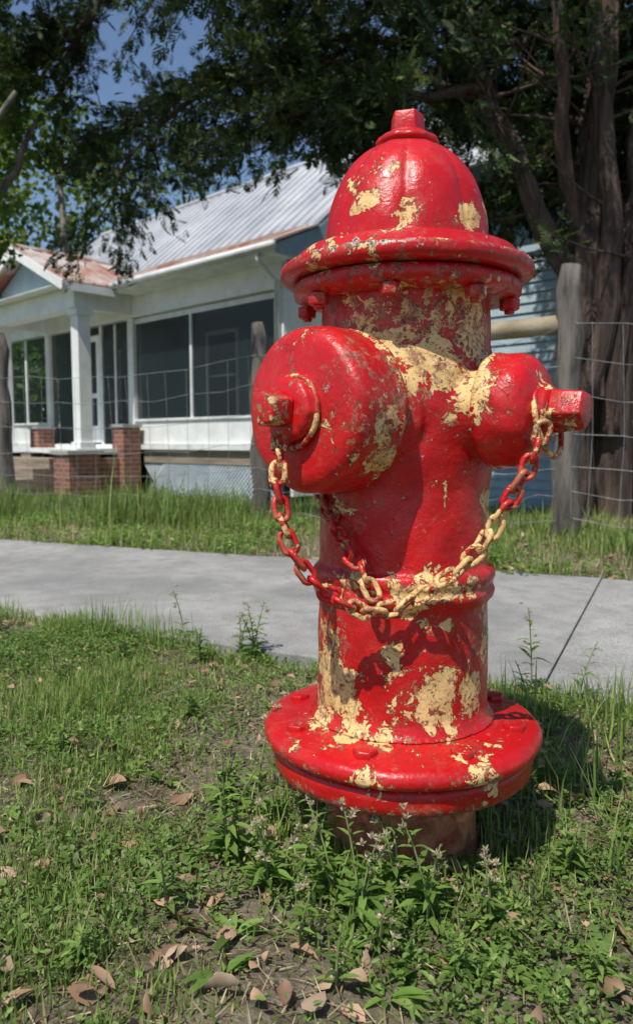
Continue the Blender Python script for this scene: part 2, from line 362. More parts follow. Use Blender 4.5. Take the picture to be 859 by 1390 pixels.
def hpart(mb,name,mat=None,smooth=True,bevel=0,remesh=0,sm=0):
    o=mb.obj(name,mat or M_paint,None,smooth)
    if remesh:
        m=o.modifiers.new('r','REMESH'); m.mode='VOXEL'; m.voxel_size=remesh; m.use_smooth_shade=True
        if sm:
            m=o.modifiers.new('s','SMOOTH'); m.factor=.5; m.iterations=sm
    if bevel:
        m=o.modifiers.new('b','BEVEL'); m.width=bevel; m.segments=3; m.limit_method='ANGLE'; m.angle_limit=.6
    if remesh or bevel:
        dg=bpy.context.evaluated_depsgraph_get(); me=bpy.data.meshes.new_from_object(o.evaluated_get(dg))
        o.modifiers.clear(); o.data=me; me.name=name
        me.polygons.foreach_set('use_smooth',[True]*len(me.polygons))
        if not me.materials: me.materials.append(mat or M_paint)
    peel(o.data)
    o.parent=hyd
    return o
def dvec(deg):
    a=math.radians(deg); return Vector((math.sin(a),-math.cos(a),0))
dS=dvec(-46); dR=dvec(52); dB=dvec(-128)
zc=.598; C0=(HX,HY,zc); AX=(HX,HY,0); UP=(0,0,1)
mb=MB()
lathe(mb,[(.180,.02),(.180,.132),(.188,.124),(.201,.119),(.348,.117),(.352,.124),(.362,.126),(.367,.122),(.374,.122),(.379,.126),(.390,.124),(.394,.116),(.5,.115),(.54,.122),(.6,.126),(.65,.122),(.69,.113),(.755,.112),(.755,.02)],AX,UP)
lathe(mb,[(0,.10),(.088,.098),(.1,.092),(.112,.092),(.112,.02)],C0,dS)
lathe(mb,[(0,.086),(.085,.078),(.115,.062),(.122,.058),(.14,.056),(.14,.02)],C0,dR)
lathe(mb,[(0,.086),(.085,.078),(.115,.062),(.122,.058),(.14,.056),(.14,.02)],C0,dB)
hpart(mb,'cast_body',remesh=.0032,sm=7)
mb=MB(); lathe(mb,[(.1475,.05),(.1475,.183),(.150,.191),(.156,.1940),(.163,.1935),(.169,.190),(.1725,.184),(.175,.17),(.1765,.165),(.181,.13),(.182,.05)],AX,UP,160); hpart(mb,'upper_base_flange')
mb=MB(); lathe(mb,[(.108,.05),(.108,.165),(.1105,.176),(.116,.181),(.137,.183),(.143,.180),(.1465,.173),(.1465,.05)],AX,UP,160); hpart(mb,'lower_base_flange')
mb=MB(); lathe(mb,[(-.1,.112),(.0,.110),(.03,.107),(.09,.106),(.108,.116),(.109,.05)],AX,UP,120); hpart(mb,'ground_stub',M_stub)
DZ=-.018
def sh(pr): return [(a+DZ,b) for a,b in pr]
mb=MB(); lathe(mb,sh([(.763,.05),(.763,.128),(.766,.140),(.770,.1505),(.782,.152),(.7865,.148),(.7875,.05)]),AX,UP,160); hpart(mb,'lower_bonnet_flange')
mb=MB(); lathe(mb,sh([(.7875,.05),(.7885,.150),(.790,.163),(.794,.1675),(.803,.168),(.808,.166),(.8095,.160),(.8135,.150),(.8225,.146),(.826,.142),(.829,.116),(.831,.05)]),AX,UP,160); hpart(mb,'upper_bonnet_flange')
def flute(t,l):
    k=8; u=((t/(2*math.pi)*k+.15)%1)-.5
    amp=max(0,min(1,(l-.812)/.02))*max(0,min(1,(.958-l)/.03))
    return 1+amp*(.065*(math.cos(u*math.pi)**.55) - .052)
dome=[(.805,.112),(.810,.111),(.815,.1085)]
for i in range(1,17):
    a=i/16*math.radians(70); dome.append((.815+.134*math.sin(a)/math.sin(math.radians(70)), .034+(.1085-.034)*((math.cos(a)-math.cos(math.radians(70)))/(1-math.cos(math.radians(70))))**.85))
dome+= [(.950,.041),(.954,.042),(.959,.039),(.961,.030),(.963,.029),(.966,.027),(.968,.02)]
mb=MB(); lathe(mb,dome,AX,UP,192,rmod=flute,step=.004); hpart(mb,'bonnet_dome')
def prism(mb,org,dr,r0,r1,l0,l1,k,rot=0):
    dr=Vector(dr).normalized(); up=Vector((0,0,1)) if abs(dr.z)<.9 else Vector((0,-1,0))
    a=(up-dr*up.dot(dr)).normalized(); b=dr.cross(a); org=Vector(org); vs=[]
    for l,r in ((l0,r0),(l1,r1)):
        for i in range(k):
            t=2*math.pi*i/k+rot; vs.append(org+dr*l+a*(r*math.cos(t))+b*(r*math.sin(t)))
    mb.add(vs,[tuple(range(k-1,-1,-1)),tuple(range(k,2*k))]+[(i,(i+1)%k,k+(i+1)%k,k+i) for i in range(k)])
mb=MB(); prism(mb,AX,UP,.0255,.0232,.963,.992,5,.35); hpart(mb,'operating_nut',bevel=.0025)
mb=MB()
for i in range(8):
    t=math.radians(22.5+45*i); x=HX+.157*math.sin(t); y=HY-.157*math.cos(t)
    prism(mb,(x,y,0),UP,.0165,.0160,.171,.1840,6,t+i*.4)
    x=HX+.137*math.sin(t+.15); y=HY-.137*math.cos(t+.15)
    prism(mb,(x,y,0),UP,.0135,.014,.732,.747,6,t+i)
    prism(mb,(x,y,0),UP,.007,.007,.727,.734,10,0)
hpart(mb,'flange_bolts',bevel=.0025)
mb=MB()
for i in range(8):
    t=math.radians(22.5+45*i); x=HX+.157*math.sin(t); y=HY-.157*math.cos(t)
    prism(mb,(x,y,0),UP,.0145,.015,.094,.109,6,t+i)
hpart(mb,'lower_bolts',M_stub,bevel=.002)
mb=MB(); lathe(mb,[(.1125,.05),(.1125,.088),(.114,.0985),(.118,.1020),(.126,.1030),(.129,.1015),(.132,.1012),(.172,.1012),(.184,.0995),(.192,.0955),(.1965,.089),(.199,.080),(.201,.060),(.202,.043),(.2045,.0395),(.214,.0385),(.218,.036),(.220,.030),(.2215,.022),(.222,.005)],C0,dS,144); hpart(mb,'steamer_cap')
mb=MB(); prism(mb,C0,dS,.0235,.0218,.221,.252,5,.2); hpart(mb,'steamer_cap_nut',bevel=.003)
for nm,dd in (('hose_cap_right',dR),('hose_cap_back',dB)):
    mb=MB(); lathe(mb,[(.132,.03),(.132,.063),(.134,.0705),(.139,.0725),(.146,.0725),(.148,.071),(.170,.0695),(.183,.065),(.190,.057),(.194,.047),(.196,.038),(.198,.033),(.206,.030),(.210,.027),(.2105,.005)],C0,dd,120); hpart(mb,nm)
    mb=MB(); prism(mb,C0,dd,.0285,.0250,.210,.249,5,.5); hpart(mb,nm+'_nut',bevel=.003)
def torus_link(mb,c,t,nrmv,L=.031,W=.020,r=.0036):
    t=Vector(t).normalized(); n=Vector(nrmv); n=(n-t*n.dot(t)).normalized(); pts=[]
    hl=L/2-W/2
    for k in range(16):
        a=2*math.pi*k/16; ca,sa=math.cos(a),math.sin(a)
        pts.append(Vector(c)+t*(ca*W*.5*.85+(hl if ca>0 else -hl))+n*(sa*W*.5*.85))
    m=t.cross(n); vs=[];fs=[];K=len(pts);s=7
    for i,p_ in enumerate(pts):
        tg=(pts[(i+1)%K]-pts[i-1]).normalized(); u=tg.cross(m).normalized()
        for k in range(s):
            a=2*math.pi*k/s; vs.append(p_+u*(r*math.cos(a))+m*(r*math.sin(a)))
    for i in range(K):
        for k in range(s): fs.append((i*s+k,i*s+(k+1)%s,((i+1)%K)*s+(k+1)%s,((i+1)%K)*s+k))
    mb.add(vs,fs)
def resample(pts,step):
    P=np.array(pts,float)
    tt=np.linspace(0,len(P)-1,400); out=[]
    for q in tt:
        i=min(int(q),len(P)-2); f=q-i; p0=P[max(i-1,0)];p1=P[i];p2=P[i+1];p3=P[min(i+2,len(P)-1)]
        out.append(.5*((2*p1)+(-p0+p2)*f+(2*p0-5*p1+4*p2-p3)*f*f+(-p0+3*p1-3*p2+p3)*f**3))
    out=np.array(out); d=np.r_[0,np.cumsum(np.linalg.norm(np.diff(out,axis=0),axis=1))]
    s=np.arange(0,d[-1],step); return np.stack([np.interp(s,d,out[:,k]) for k in range(3)],1)
def chain(name,pts,step=.0205):
    mb=MB(); P=resample(pts,step)
    for i in range(len(P)-1):
        c=(P[i]+P[i+1])/2; t=P[i+1]-P[i]; c=c+rng.normal(0,.0012,3)
        t=t+rng.normal(0,.003,3)
        side=Vector(t).cross(Vector((HX-c[0],HY-c[1],0))); radial=Vector((HX-c[0],HY-c[1],0))
        a=math.radians(45+90*(i%2)+rng.normal(0,16))
        torus_link(mb,c,t,side.normalized()*math.cos(a)+radial.normalized()*math.sin(a))
    return hpart(mb,name,M_chain)
chain('chain_front',[(-.041,.900,.572),(-.044,.890,.535),(-.043,.880,.50),(-.030,.878,.44),(-.002,.884,.394),(.045,.898,.360),(.088,.905,.357),(.125,.910,.374),(.155,.906,.390),(.20,.906,.436),(.233,.895,.50),(.262,.893,.56),(.268,.893,.58)])
chain('chain_back',[(.0,1.13,.56),(.005,1.03,.50),(.03,.95,.44),(.055,.925,.40),(.075,.912,.362)])
mb=MB()
def ring(mb,c,axis,R,r,segs=28,sc=1.0):
    axis=Vector(axis).normalized(); up=Vector((0,0,1)); a=(up-axis*up.dot(axis)).normalized(); b=axis.cross(a); vs=[];fs=[]
    for i in range(segs):
        t=2*math.pi*i/segs; cc=Vector(c)+a*(R*math.cos(t)*sc)+b*(R*math.sin(t)); rd=(a*math.cos(t)+b*math.sin(t))
        for k in range(8):
            u=2*math.pi*k/8; vs.append(cc+rd*(r*math.cos(u))+axis*(r*math.sin(u)))
    for i in range(segs):
        for k in range(8): fs.append((i*8+k,i*8+(k+1)%8,((i+1)%segs)*8+(k+1)%8,((i+1)%segs)*8+k))
    mb.add(vs,fs)
ring(mb,Vector(C0)+dS*.2065+Vector((0,0,-.003)),dS+Vector((0,0,.05)),.0425,.0034)
ring(mb,Vector(C0)+dR*.203+Vector((0,0,-.012)),dR+Vector((0,0,.22)),.038,.0036,sc=1.18)
ring(mb,Vector(C0)+dB*.203+Vector((0,0,-.010)),dB+Vector((0,0,.22)),.039,.0034)
hpart(mb,'chain_rings',M_chain)

# ---------------------------------------------------------------- house
H=empty('white_porch_house',(-3.1,13.0,0),math.atan2(-.69,.724))
def hb(name,mat,boxes,bevel=0):
    mb=MB()
    for b in boxes: mb.box(*b)
    return mb.obj(name,mat,H,bevel=bevel)
UL,UR=-4.8,3.7
hb('porch_floor',M_trim,[(UL,UR,-.08,1.2,.44,.52)])
hb('skirt_board_wall',M_board,[(.3,UR-.05,-.012,.02,.22,.33),(.3,UR-.05,-.012,.02,.332,.438),(UL,-2.9,-.012,.02,-.2,.438)],.004)
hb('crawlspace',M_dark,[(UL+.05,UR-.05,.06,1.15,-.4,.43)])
mb=MB()
h0,h1=-.32,.215; s=.34
while s<UR-.1:
    for sg in (1,-1):
        a=s; b2=s+sg*(h1-h0)
        if .25<b2<UR:
            y=.0 if sg>0 else .012; w=.016
            mb.add([(a-w,y,h0),(a+w,y,h0),(b2+w,y,h1),(b2-w,y,h1),(a-w,y+.008,h0),(a+w,y+.008,h0),(b2+w,y+.008,h1),(b2-w,y+.008,h1)],
             [(0,1,2,3),(7,6,5,4),(0,4,5,1),(1,5,6,2),(2,6,7,3),(3,7,4,0)])
    s+=.075
mb.obj('lattice_skirt',M_lat,H)
hb('knee_wall',M_white,[(.12,UR-.12,-.02,.05,.525,.90),(UL+.1,-2.95,-.02,.05,.525,.90)])
hb('sills',M_trim,[(.10,UR-.10,-.05,.08,.902,.94),(UL+.1,-2.95,-.05,.08,.902,.94)],.004)
posts=[(UR-.14,UR+.04,-.07,.11),(-.06,.11,-.06,.10),(-2.95,-2.80,-.06,.10),(UL,UL+.14,-.06,.10)]
hb('corner_posts',M_white,[(a,b,c,d_,.52,2.62) for a,b,c,d_ in posts],.006)
hb('screen_frames',M_trim,[(1.62-.025,1.62+.025,-.015,.03,.94,2.58)]+[(-1.02,-.95,-.02,.03,.52,2.6),(-1.98,-1.90,-.02,.03,.52,2.6),(-.55,-.50,-.015,.03,.52,2.58),(.11,UR-.14,-.012,.028,2.52,2.6),(-3.9,-3.84,-.015,.03,.94,2.6)],.003)
hb('screen_door',M_white,[(-1.90,-1.80,-.03,.0,.55,2.45),(-1.12,-1.02,-.03,.0,.55,2.45),(-1.8,-1.12,-.028,-.002,2.35,2.45),(-1.8,-1.12,-.028,-.002,1.35,1.43),(-1.8,-1.12,-.028,-.002,.55,.85),(-1.48,-1.44,-.026,-.004,.85,2.35)],.003)
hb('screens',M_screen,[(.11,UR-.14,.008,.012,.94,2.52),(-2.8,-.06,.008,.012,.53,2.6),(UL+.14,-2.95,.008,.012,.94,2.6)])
hb('header_beam',M_white,[(UL,UR+.02,-.09,.12,2.622,2.98)],.005)
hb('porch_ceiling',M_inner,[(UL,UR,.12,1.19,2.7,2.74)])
hb('porch_end_wall',M_white,[(UR-.02,UR+.03,.11,1.2,-.2,3.3)])
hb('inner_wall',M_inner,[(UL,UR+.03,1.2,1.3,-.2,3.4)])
hb('inner_windows',M_trim,[(u,u+.06,1.16,1.198,1.0,2.4) for u in (.5,1.3,2.4,3.2,-2.3)]+[(.5,1.36,1.16,1.197,2.4,2.47),(2.4,3.26,1.16,1.197,2.4,2.47),(.5,1.36,1.155,1.197,.95,1.0),(2.4,3.26,1.155,1.197,.95,1.0),(.56,1.3,1.165,1.197,1.68,1.72),(2.46,3.2,1.165,1.197,1.68,1.72)])
hb('inner_window_glass',M_dark,[(.56,1.3,1.185,1.196,1.0,2.4),(2.46,3.2,1.185,1.196,1.0,2.4)])
hb('fascia',M_white,[(.28,UR+.30,-.47,-.44,2.97,3.12)],.003)
hb('soffit',M_trim,[(.25,UR+.28,-.438,-.09,2.955,2.975),(UL-.2,-3.1,-.438,-.09,2.955,2.975)])
mb=MB(); u0,u1=UR+.285,UR+.31
mb.add([(u0,-.46,2.97),(u0,1.2,2.97),(u0,1.2,4.15),(u0,.32,3.42),(u0,-.46,3.08),(u1,-.46,2.97),(u1,1.2,2.97),(u1,1.2,4.15),(u1,.32,3.42),(u1,-.46,3.08)],
  [(0,4,3,2,1),(5,6,7,8,9),(0,1,6,5),(1,2,7,6),(2,3,8,7),(3,4,9,8),(4,0,5,9)])
mb.obj('eave_return',M_siding,H)
mb=MB(); mb.tube([(.25,-.52,3.05),(UR+.32,-.52,3.05)],.055,10)
mb.tube([(UR+.0,-.5,3.0),(UR+.0,-.48,2.9),(UR-.02,-.14,2.7),(UR-.02,-.12,-.2)],.038,8); mb.obj('gutter_and_downspout',M_trim,H,True)
def roofplane(mb,a,b,c,d_,th=.03):
    a,b,c,d_=map(Vector,(a,b,c,d_)); n=(b-a).cross(d_-a).normalized()*th
    mb.add([a,b,c,d_,a-n,b-n,c-n,d_-n],[(0,1,2,3),(7,6,5,4),(0,4,5,1),(1,5,6,2),(2,6,7,3),(3,7,4,0)])
def ribs(mb,u0,u1,y0,z0,y1,z1,step,w=.018,h=.028):
    u=u0
    while u<=u1:
        mb.add([(u-w,y0,z0),(u+w,y0,z0),(u+w,y1,z1),(u-w,y1,z1),(u-w*.5,y0,z0+h),(u+w*.5,y0,z0+h),(u+w*.5,y1,z1+h),(u-w*.5,y1,z1+h)],
          [(0,3,2,1),(4,5,6,7),(0,1,5,4),(1,2,6,5),(2,3,7,6),(3,0,4,7)]); u+=step
RU0,RU1=-5.0,7.5
mb=MB()
roofplane(mb,(RU0,.3,3.47),(UR+.3,.3,3.47),(UR+.3,2.5,5.35),(RU0,2.5,5.35))
roofplane(mb,(UR+.3,.7,3.812),(RU1,.7,3.812),(RU1,2.5,5.35),(UR+.3,2.5,5.35))
roofplane(mb,(RU1,5.6,2.7),(RU0,5.6,2.7),(RU0,2.5,5.348),(RU1,2.5,5.348))
ribs(mb,RU0+.02,UR+.28,.3,3.475,2.5,5.355,.235); ribs(mb,UR+.5,RU1,.7,3.817,2.5,5.355,.235)
mb.tube([(RU0,2.5,5.36),(RU1,2.5,5.36)],.06,8)
mb.obj('main_metal_roof',M_metal,H)
mb=MB()
roofplane(mb,(.2,-.5,3.12),(UR+.35,-.5,3.12),(UR+.35,.32,3.478),(.2,.32,3.478))
roofplane(mb,(RU0,-.5,3.12),(-3.0,-.5,3.12),(-3.0,.32,3.478),(RU0,.32,3.478))
ribs(mb,.3,UR+.3,-.5,3.13,.32,3.488,.235)
mb.obj('porch_metal_roof',M_rust,H)
um=-1.4; yf=-1.38
mb=MB()
roofplane(mb,(.28,yf,3.03),(.28,.25,3.03),(um,.9,3.80),(um,yf,3.80))
roofplane(mb,(-3.08,.25,3.03),(-3.08,yf,3.03),(um,yf,3.80),(um,.9,3.80))
y=yf+.06
while y<.1:
    mb.add([(.28,y-.015,3.035),(.28,y+.015,3.035),(um,y+.015,3.805),(um,y-.015,3.805),(.28,y-.008,3.06),(.28,y+.008,3.06),(um,y+.008,3.83),(um,y-.008,3.83)],
          [(0,3,2,1),(4,5,6,7),(0,1,5,4),(1,2,6,5),(2,3,7,6),(3,0,4,7)]); y+=.235
mb.tube([(um,yf,3.81),(um,.8,3.81)],.05,8)
mb.obj('portico_roof',M_rust,H)
mb=MB(); mb.add([(.1,-1.1,2.98),(-2.9,-1.1,2.98),(um,-1.1,3.68),(.1,-1.04,2.98),(-2.9,-1.04,2.98),(um,-1.04,3.68)],[(0,2,1),(3,4,5),(0,1,4,3),(1,2,5,4),(2,0,3,5)])
mb.obj('gable_siding',M_siding,H)
mb=MB()
for s0,s1 in ((.30,um),(-3.10,um)):
    for yy in ((yf-.03,yf-.002),):
        mb.add([(s0,yy[0],2.86),(s1,yy[0],3.64),(s1,yy[0],3.79),(s0,yy[0],3.01),(s0,yy[1],2.86),(s1,yy[1],3.64),(s1,yy[1],3.79),(s0,yy[1],3.01)],
           [(0,1,2,3),(7,6,5,4),(0,4,5,1),(1,5,6,2),(2,6,7,3),(3,7,4,0)])
mb.box(.262,.29,yf,-.5,2.88,3.0); mb.box(-3.1,-3.07,yf,-.5,2.88,3.0)
mb.obj('rake_boards',M_white,H)
hb('portico_beams',M_white,[(-2.95,.13,-1.12,-.86,2.66,2.976),(-.02,.128,-.858,-.092,2.66,2.976),(-2.95,-2.8,-.858,-.092,2.66,2.976)],.004)
hb('portico_soffit',M_trim,[(-3.06,.26,yf,.0,2.978,2.99)])
cols=[]
for cu in (-2.8,.0):
    cols+=[(cu-.11,cu+.11,-1.06,-.84,.5,2.56),(cu-.145,cu+.145,-1.095,-.805,2.56,2.66),(cu-.14,cu+.14,-1.09,-.81,.46,.56)]
hb('portico_columns',M_white,cols,.006)
hb('portico_floor',M_trim,[(-2.95,.15,-1.15,-.082,.38,.45)])
hb('brick_piers',M_brick,[(-.25,.25,-1.35,-.80,-.4,.36),(-3.05,-2.55,-1.35,-.80,-.4,.36),(-.02,.32,-.42,-.09,-.4,.80),(-2.95,-2.62,-.42,-.1,-.4,.80),(-.2,.2,-.8,-.43,-.4,.3)],.005)
hb('pier_caps',M_cap,[(-.29,.29,-1.39,-.76,.362,.43),(-3.09,-2.51,-1.39,-.76,.362,.43),(-.05,.35,-.45,-.07,.802,.85),(-2.98,-2.59,-.45,-.07,.802,.85)],.006)
hb('front_steps',M_board,[(-2.5,-.3,-1.4-.28*i,-1.15-.28*i+.02,-.4,.30-.16*i) for i in range(4)],.006)
hb('rear_body',M_siding,[(UR+.05,7.1,1.24,5.2,-.4,3.85),(UL,UR+.03,1.32,5.2,-.4,3.6)])
mb=MB(); z=-.25
while z<4.05:
    mb.add([(UR+.04,1.20,z),(7.12,1.20,z),(7.12,1.225,z+.125),(UR+.04,1.225,z+.125),(UR+.04,1.24,z),(7.12,1.24,z),(7.12,1.24,z+.125),(UR+.04,1.24,z+.125)],
       [(0,1,2,3),(0,4,5,1),(1,5,6,2),(3,2,6,7),(0,3,7,4)]); z+=.118
mb.obj('clapboard_siding',M_siding,H)
hb('wing_corner_board',M_white,[(7.05,7.17,1.17,1.3,-.4,3.85)],.004)
mb=MB()
for u in (7.08,-4.78):
    mb.add([(u,1.3,3.8),(u,4.3,3.8),(u,2.5,5.3),(u+.02,1.3,3.8),(u+.02,4.3,3.8),(u+.02,2.5,5.3)],[(0,2,1),(3,4,5),(0,1,4,3),(1,2,5,4),(2,0,3,5)])
mb.obj('gable_ends',M_siding,H)

# ---------------------------------------------------------------- fence
fen=empty('wire_fence')
FP=[(-6.7,8.1,1.45,.06),(-4.6,7.2,1.4,.06),(-2.52,6.2,1.43,.06),(-.39,5.32,1.38,.060),(.78,4.62,1.42,.07),(1.40,4.25,1.52,.072),(3.2,3.3,1.4,.07)]
mb=MB()
for i,(x,y,h,r) in enumerate(FP):
    z0=float(terr(np.array(x),np.array(y)))-.1; pts=[];rr=[]
    for k in range(13):
        t=k/12; pts.append((x+.012*math.sin(k*1.7+i)+.03*t*math.sin(i*2.),y+.01*math.cos(k*2+i),z0+(h-z0)*t)); rr.append(r*(1.08-.15*t+.05*math.sin(k*2.3+i)))
    rr[-1]*=.75; mb.tube(pts,rr,12)
mb.obj('fence_posts',M_wood,fen,True)
mb=MB(); mb.tube([(.78,4.62,1.19),(1.1,4.43,1.20),(1.42,4.25,1.21)],[.05,.053,.055],12); mb.obj('brace_rail',M_rail,fen,True)
mb=MB(); hs=[.12,.27,.42,.60,.80,1.0,1.2]
for a,b2 in zip(FP[:-1],FP[1:]):
    for hh in hs:
        pts=[]
        for k in range(9):
            t=k/8; x=a[0]+(b2[0]-a[0])*t; y=a[1]+(b2[1]-a[1])*t; zb=float(terr(np.array(x),np.array(y)))
            pts.append((x,y-.07,zb+hh-.05*math.sin(math.pi*t)*(.5+hh)+.012*math.sin(k*3+hh*9)))
        mb.tube(pts,.0017,4,False)
    Ld=math.dist(a[:2],b2[:2]); n=int(Ld/.16)
    for k in range(n):
        t=(k+.5)/n; x=a[0]+(b2[0]-a[0])*t; y=a[1]+(b2[1]-a[1])*t; zb=float(terr(np.array(x),np.array(y)))
        sag=-.05*math.sin(math.pi*t); jx=rng.normal(0,.012,3)
        mb.tube([(x+jx[0],y-.07,zb+.12+sag*.6),(x+.008+jx[1],y-.071,zb+.6+sag),(x-.004+jx[2],y-.07,zb+1.2+sag*1.6)],.0014,4,False)
mb.obj('fence_wire',M_wire,fen)

# ---------------------------------------------------------------- trees
def branchify(path,r0,r1,wob=.04,n=10):
    P=np.array(path,float); t=np.linspace(0,len(P)-1,n); out=[]
    for q in t:
        i=min(int(q),len(P)-2); f=q-i; p0=P[max(i-1,0)];p1=P[i];p2=P[i+1];p3=P[min(i+2,len(P)-1)]
        out.append(.5*((2*p1)+(-p0+p2)*f+(2*p0-5*p1+4*p2-p3)*f*f+(-p0+3*p1-3*p2+p3)*f**3))
    out=np.array(out); out[1:]+=rng.normal(0,wob,(n-1,3)); return out,np.linspace(r0,r1,n)
ced=empty('cedar_tree')
tb=MB(); fol=Scat(); CED=[(.028,.054,.018),(.038,.070,.021),(.020,.040,.017),(.060,.095,.025),(.048,.078,.028),(.085,.115,.032)]
trunks=[([(2.0,6.0,-.3),(2.02,6.0,.8),(2.06,6.0,1.8),(2.18,6.1,3.5),(2.3,6.2,6.5)],.17,.07),
 ([(1.98,5.95,1.2),(1.92,5.95,1.8),(1.55,5.95,2.54),(1.25,6.0,3.3),(.95,6.1,4.1),(.7,6.2,5.2)],.10,.04),
 ([(2.38,6.1,-.3),(2.36,6.05,1.0),(2.43,6.0,2.0),(2.55,6.1,3.4),(2.8,6.2,6)],.15,.07),
 ([(2.06,5.9,.9),(2.22,5.85,1.8),(2.12,5.8,2.8),(1.95,5.9,4.2),(1.8,6,6)],.09,.04),
 ([(2.3,6.0,.6),(2.32,5.9,1.6),(2.6,5.8,2.6),(2.7,5.8,4.5)],.08,.04),
 ([(2.05,6.0,2.0),(1.8,5.8,2.9),(1.7,5.7,3.8),(1.5,5.6,5.0)],.06,.025),
 ([(2.7,6.4,-.3),(2.85,6.4,1.5),(2.9,6.3,3.5)],.12,.08)]
for pth,a,b2 in trunks:
    P,R=branchify(pth,a,b2,.018,16); R=R*(1+.08*np.sin(np.arange(16)*1.9)); R[0]*=1.4; tb.tube(P,list(R),14)
    for k in range(7):
        th=rng.uniform(0,6.28); q=[P[j]+np.array([math.cos(th+j*.06),math.sin(th+j*.06),0])*R[j]*.93 for j in range(0,15)]
        tb.tube(q,list(R[:15]*rng.uniform(.16,.28)),6,False)
limbs=[([(1.3,6.0,3.2),(.4,6.2,3.5),(-.6,6.5,3.55),(-1.4,6.8,3.2),(-1.75,6.9,2.8)],1.0),
 ([(1.05,6.1,3.9),(.1,6.3,4.2),(-1.0,6.4,4.25),(-1.9,6.6,4.0),(-2.2,6.7,3.7)],.85),
 ([(.8,6.1,4.8),(-.3,6.0,4.9),(-1.4,6.0,4.6),(-2.3,6.0,4.3)],.85),
 ([(1.3,6.0,3.2),(.6,5.8,3.1),(.0,5.8,3.0),(-.5,6.0,2.95)],.9),
 ([(1.1,6.0,3.7),(.5,5.5,3.8),(-.2,5.1,3.8),(-.8,4.9,3.65)],.8),
 ([(1.6,6.1,3.6),(1.0,6.4,3.7),(.4,6.6,3.6),(-.1,6.9,3.5)],.9),
 ([(2.1,6.2,2.8),(2.0,7.0,3.0),(1.6,7.6,3.0),(1.2,7.7,2.9)],1.0),
 ([(2.5,6.2,3.4),(2.9,6.7,3.7),(3.3,7.0,3.7),(3.7,7.2,3.5)],1.0),
 ([(2.5,6.0,2.8),(3.0,6.4,3.1),(3.5,6.7,3.0)],1.0),
 ([(2.2,6.1,4.2),(1.6,6.6,4.5),(.8,7.2,4.5),(.0,7.6,4.2)],.9),
 ([(2.2,6.2,3.0),(1.8,6.9,3.4),(1.2,7.4,3.5),(.6,7.6,3.4)],1.0),
 ([(2.3,6.1,2.4),(2.8,6.8,2.6),(3.2,7.3,2.5),(3.7,7.5,2.4)],1.0),
 ([(1.5,5.7,4.6),(.6,5.3,4.7),(-.5,5.2,4.6),(-1.5,5.3,4.3)],.8),
 ([(1.3,6,3.3),(.5,6.6,3.9),(-.4,7.1,3.9),(-1.3,7.3,3.7),(-1.9,7.4,3.4)],.7),
 ([(2.7,6.3,3.8),(2.9,7.0,4.2),(3.2,7.6,4.3)],1.0),([(1.9,6.3,4.0),(1.9,6.9,4.2),(2.3,7.5,4.3)],1.0),
 ([(2.3,6.2,4.6),(2.1,5.4,4.9),(1.8,4.9,4.9),(1.2,4.7,4.8)],.6),([(2.8,6.2,4.8),(3.0,5.6,4.8),(3.1,5.2,4.6)],.6),
 ([(2.5,6.4,1.9),(3.0,7.2,2.0),(3.5,7.9,1.9),(4.1,8.2,1.8)],1.0),
 ([(2.2,6.3,3.4),(2.3,7.0,3.7),(2.0,7.4,3.8),(1.5,7.6,3.9)],1.0),([(2.4,6.4,2.6),(2.5,7.0,3.0),(2.7,7.4,3.2),(2.6,7.6,3.5)],1.0),
 ([(2.2,6.3,4.6),(1.4,6.7,4.9),(.5,7.0,5.1),(-.6,7.2,5.2)],.9),([(.9,6.1,4.3),(-.2,6.5,4.6),(-1.2,6.8,4.9),(-2.0,7.0,4.9)],.8),
 ([(2.5,6.6,1.6),(3.0,7.2,1.3),(3.5,7.7,1.1)],.9),([(2.6,6.2,4.3),(3.0,6.8,4.8),(3.6,7.2,5.0)],1.0),([(2.1,6.2,5.0),(2.0,7.2,5.4),(2.2,8.0,5.6)],1.0)]
def spray_cluster(o,dirv,n,spread,L0,L1,tint):
    org=o+rng.normal(0,spread,(n,3)); yd=dirv+rng.normal(0,.55,(n,3)); yd[:,2]-=.15
    fol.add(SPRAY,org,yd,rng.normal(0,1,(n,3))+np.array([0,0,.6]),rng.uniform(L0,L1,n),rng.uniform(L0,L1,n)*1.1,rng.uniform(0,.35,n),pick(CED,n,.2)*tint)
for li,(pth,den) in enumerate(limbs):
    P,R=branchify(pth,.042,.012,.03,14); tb.tube(P,list(R),7)
    for i in range(2,14):
        base=P[i]; tan=nrm((P[min(i+1,13)]-P[i-1])[None])[0]
        for s_ in range(4):
            if rng.random()>den: continue
            dv=tan*.5+rng.normal(0,.65,3); dv[2]=dv[2]*.7-.12; dv=dv/np.linalg.norm(dv); Ls=rng.uniform(.3,.75); tint=rng.uniform(.6,1.5)
            q=[base+dv*Ls*f+np.array([0,0,-.14*f*f]) for f in (0,.35,.7,1)]
            tb.tube(q,[.009,.007,.004,.002],4,False)
            for f in np.linspace(.3,1,6):
                spray_cluster(base+dv*Ls*f+np.array([0,0,-.14*f*f]),dv,8,.05,.07,.14,tint)
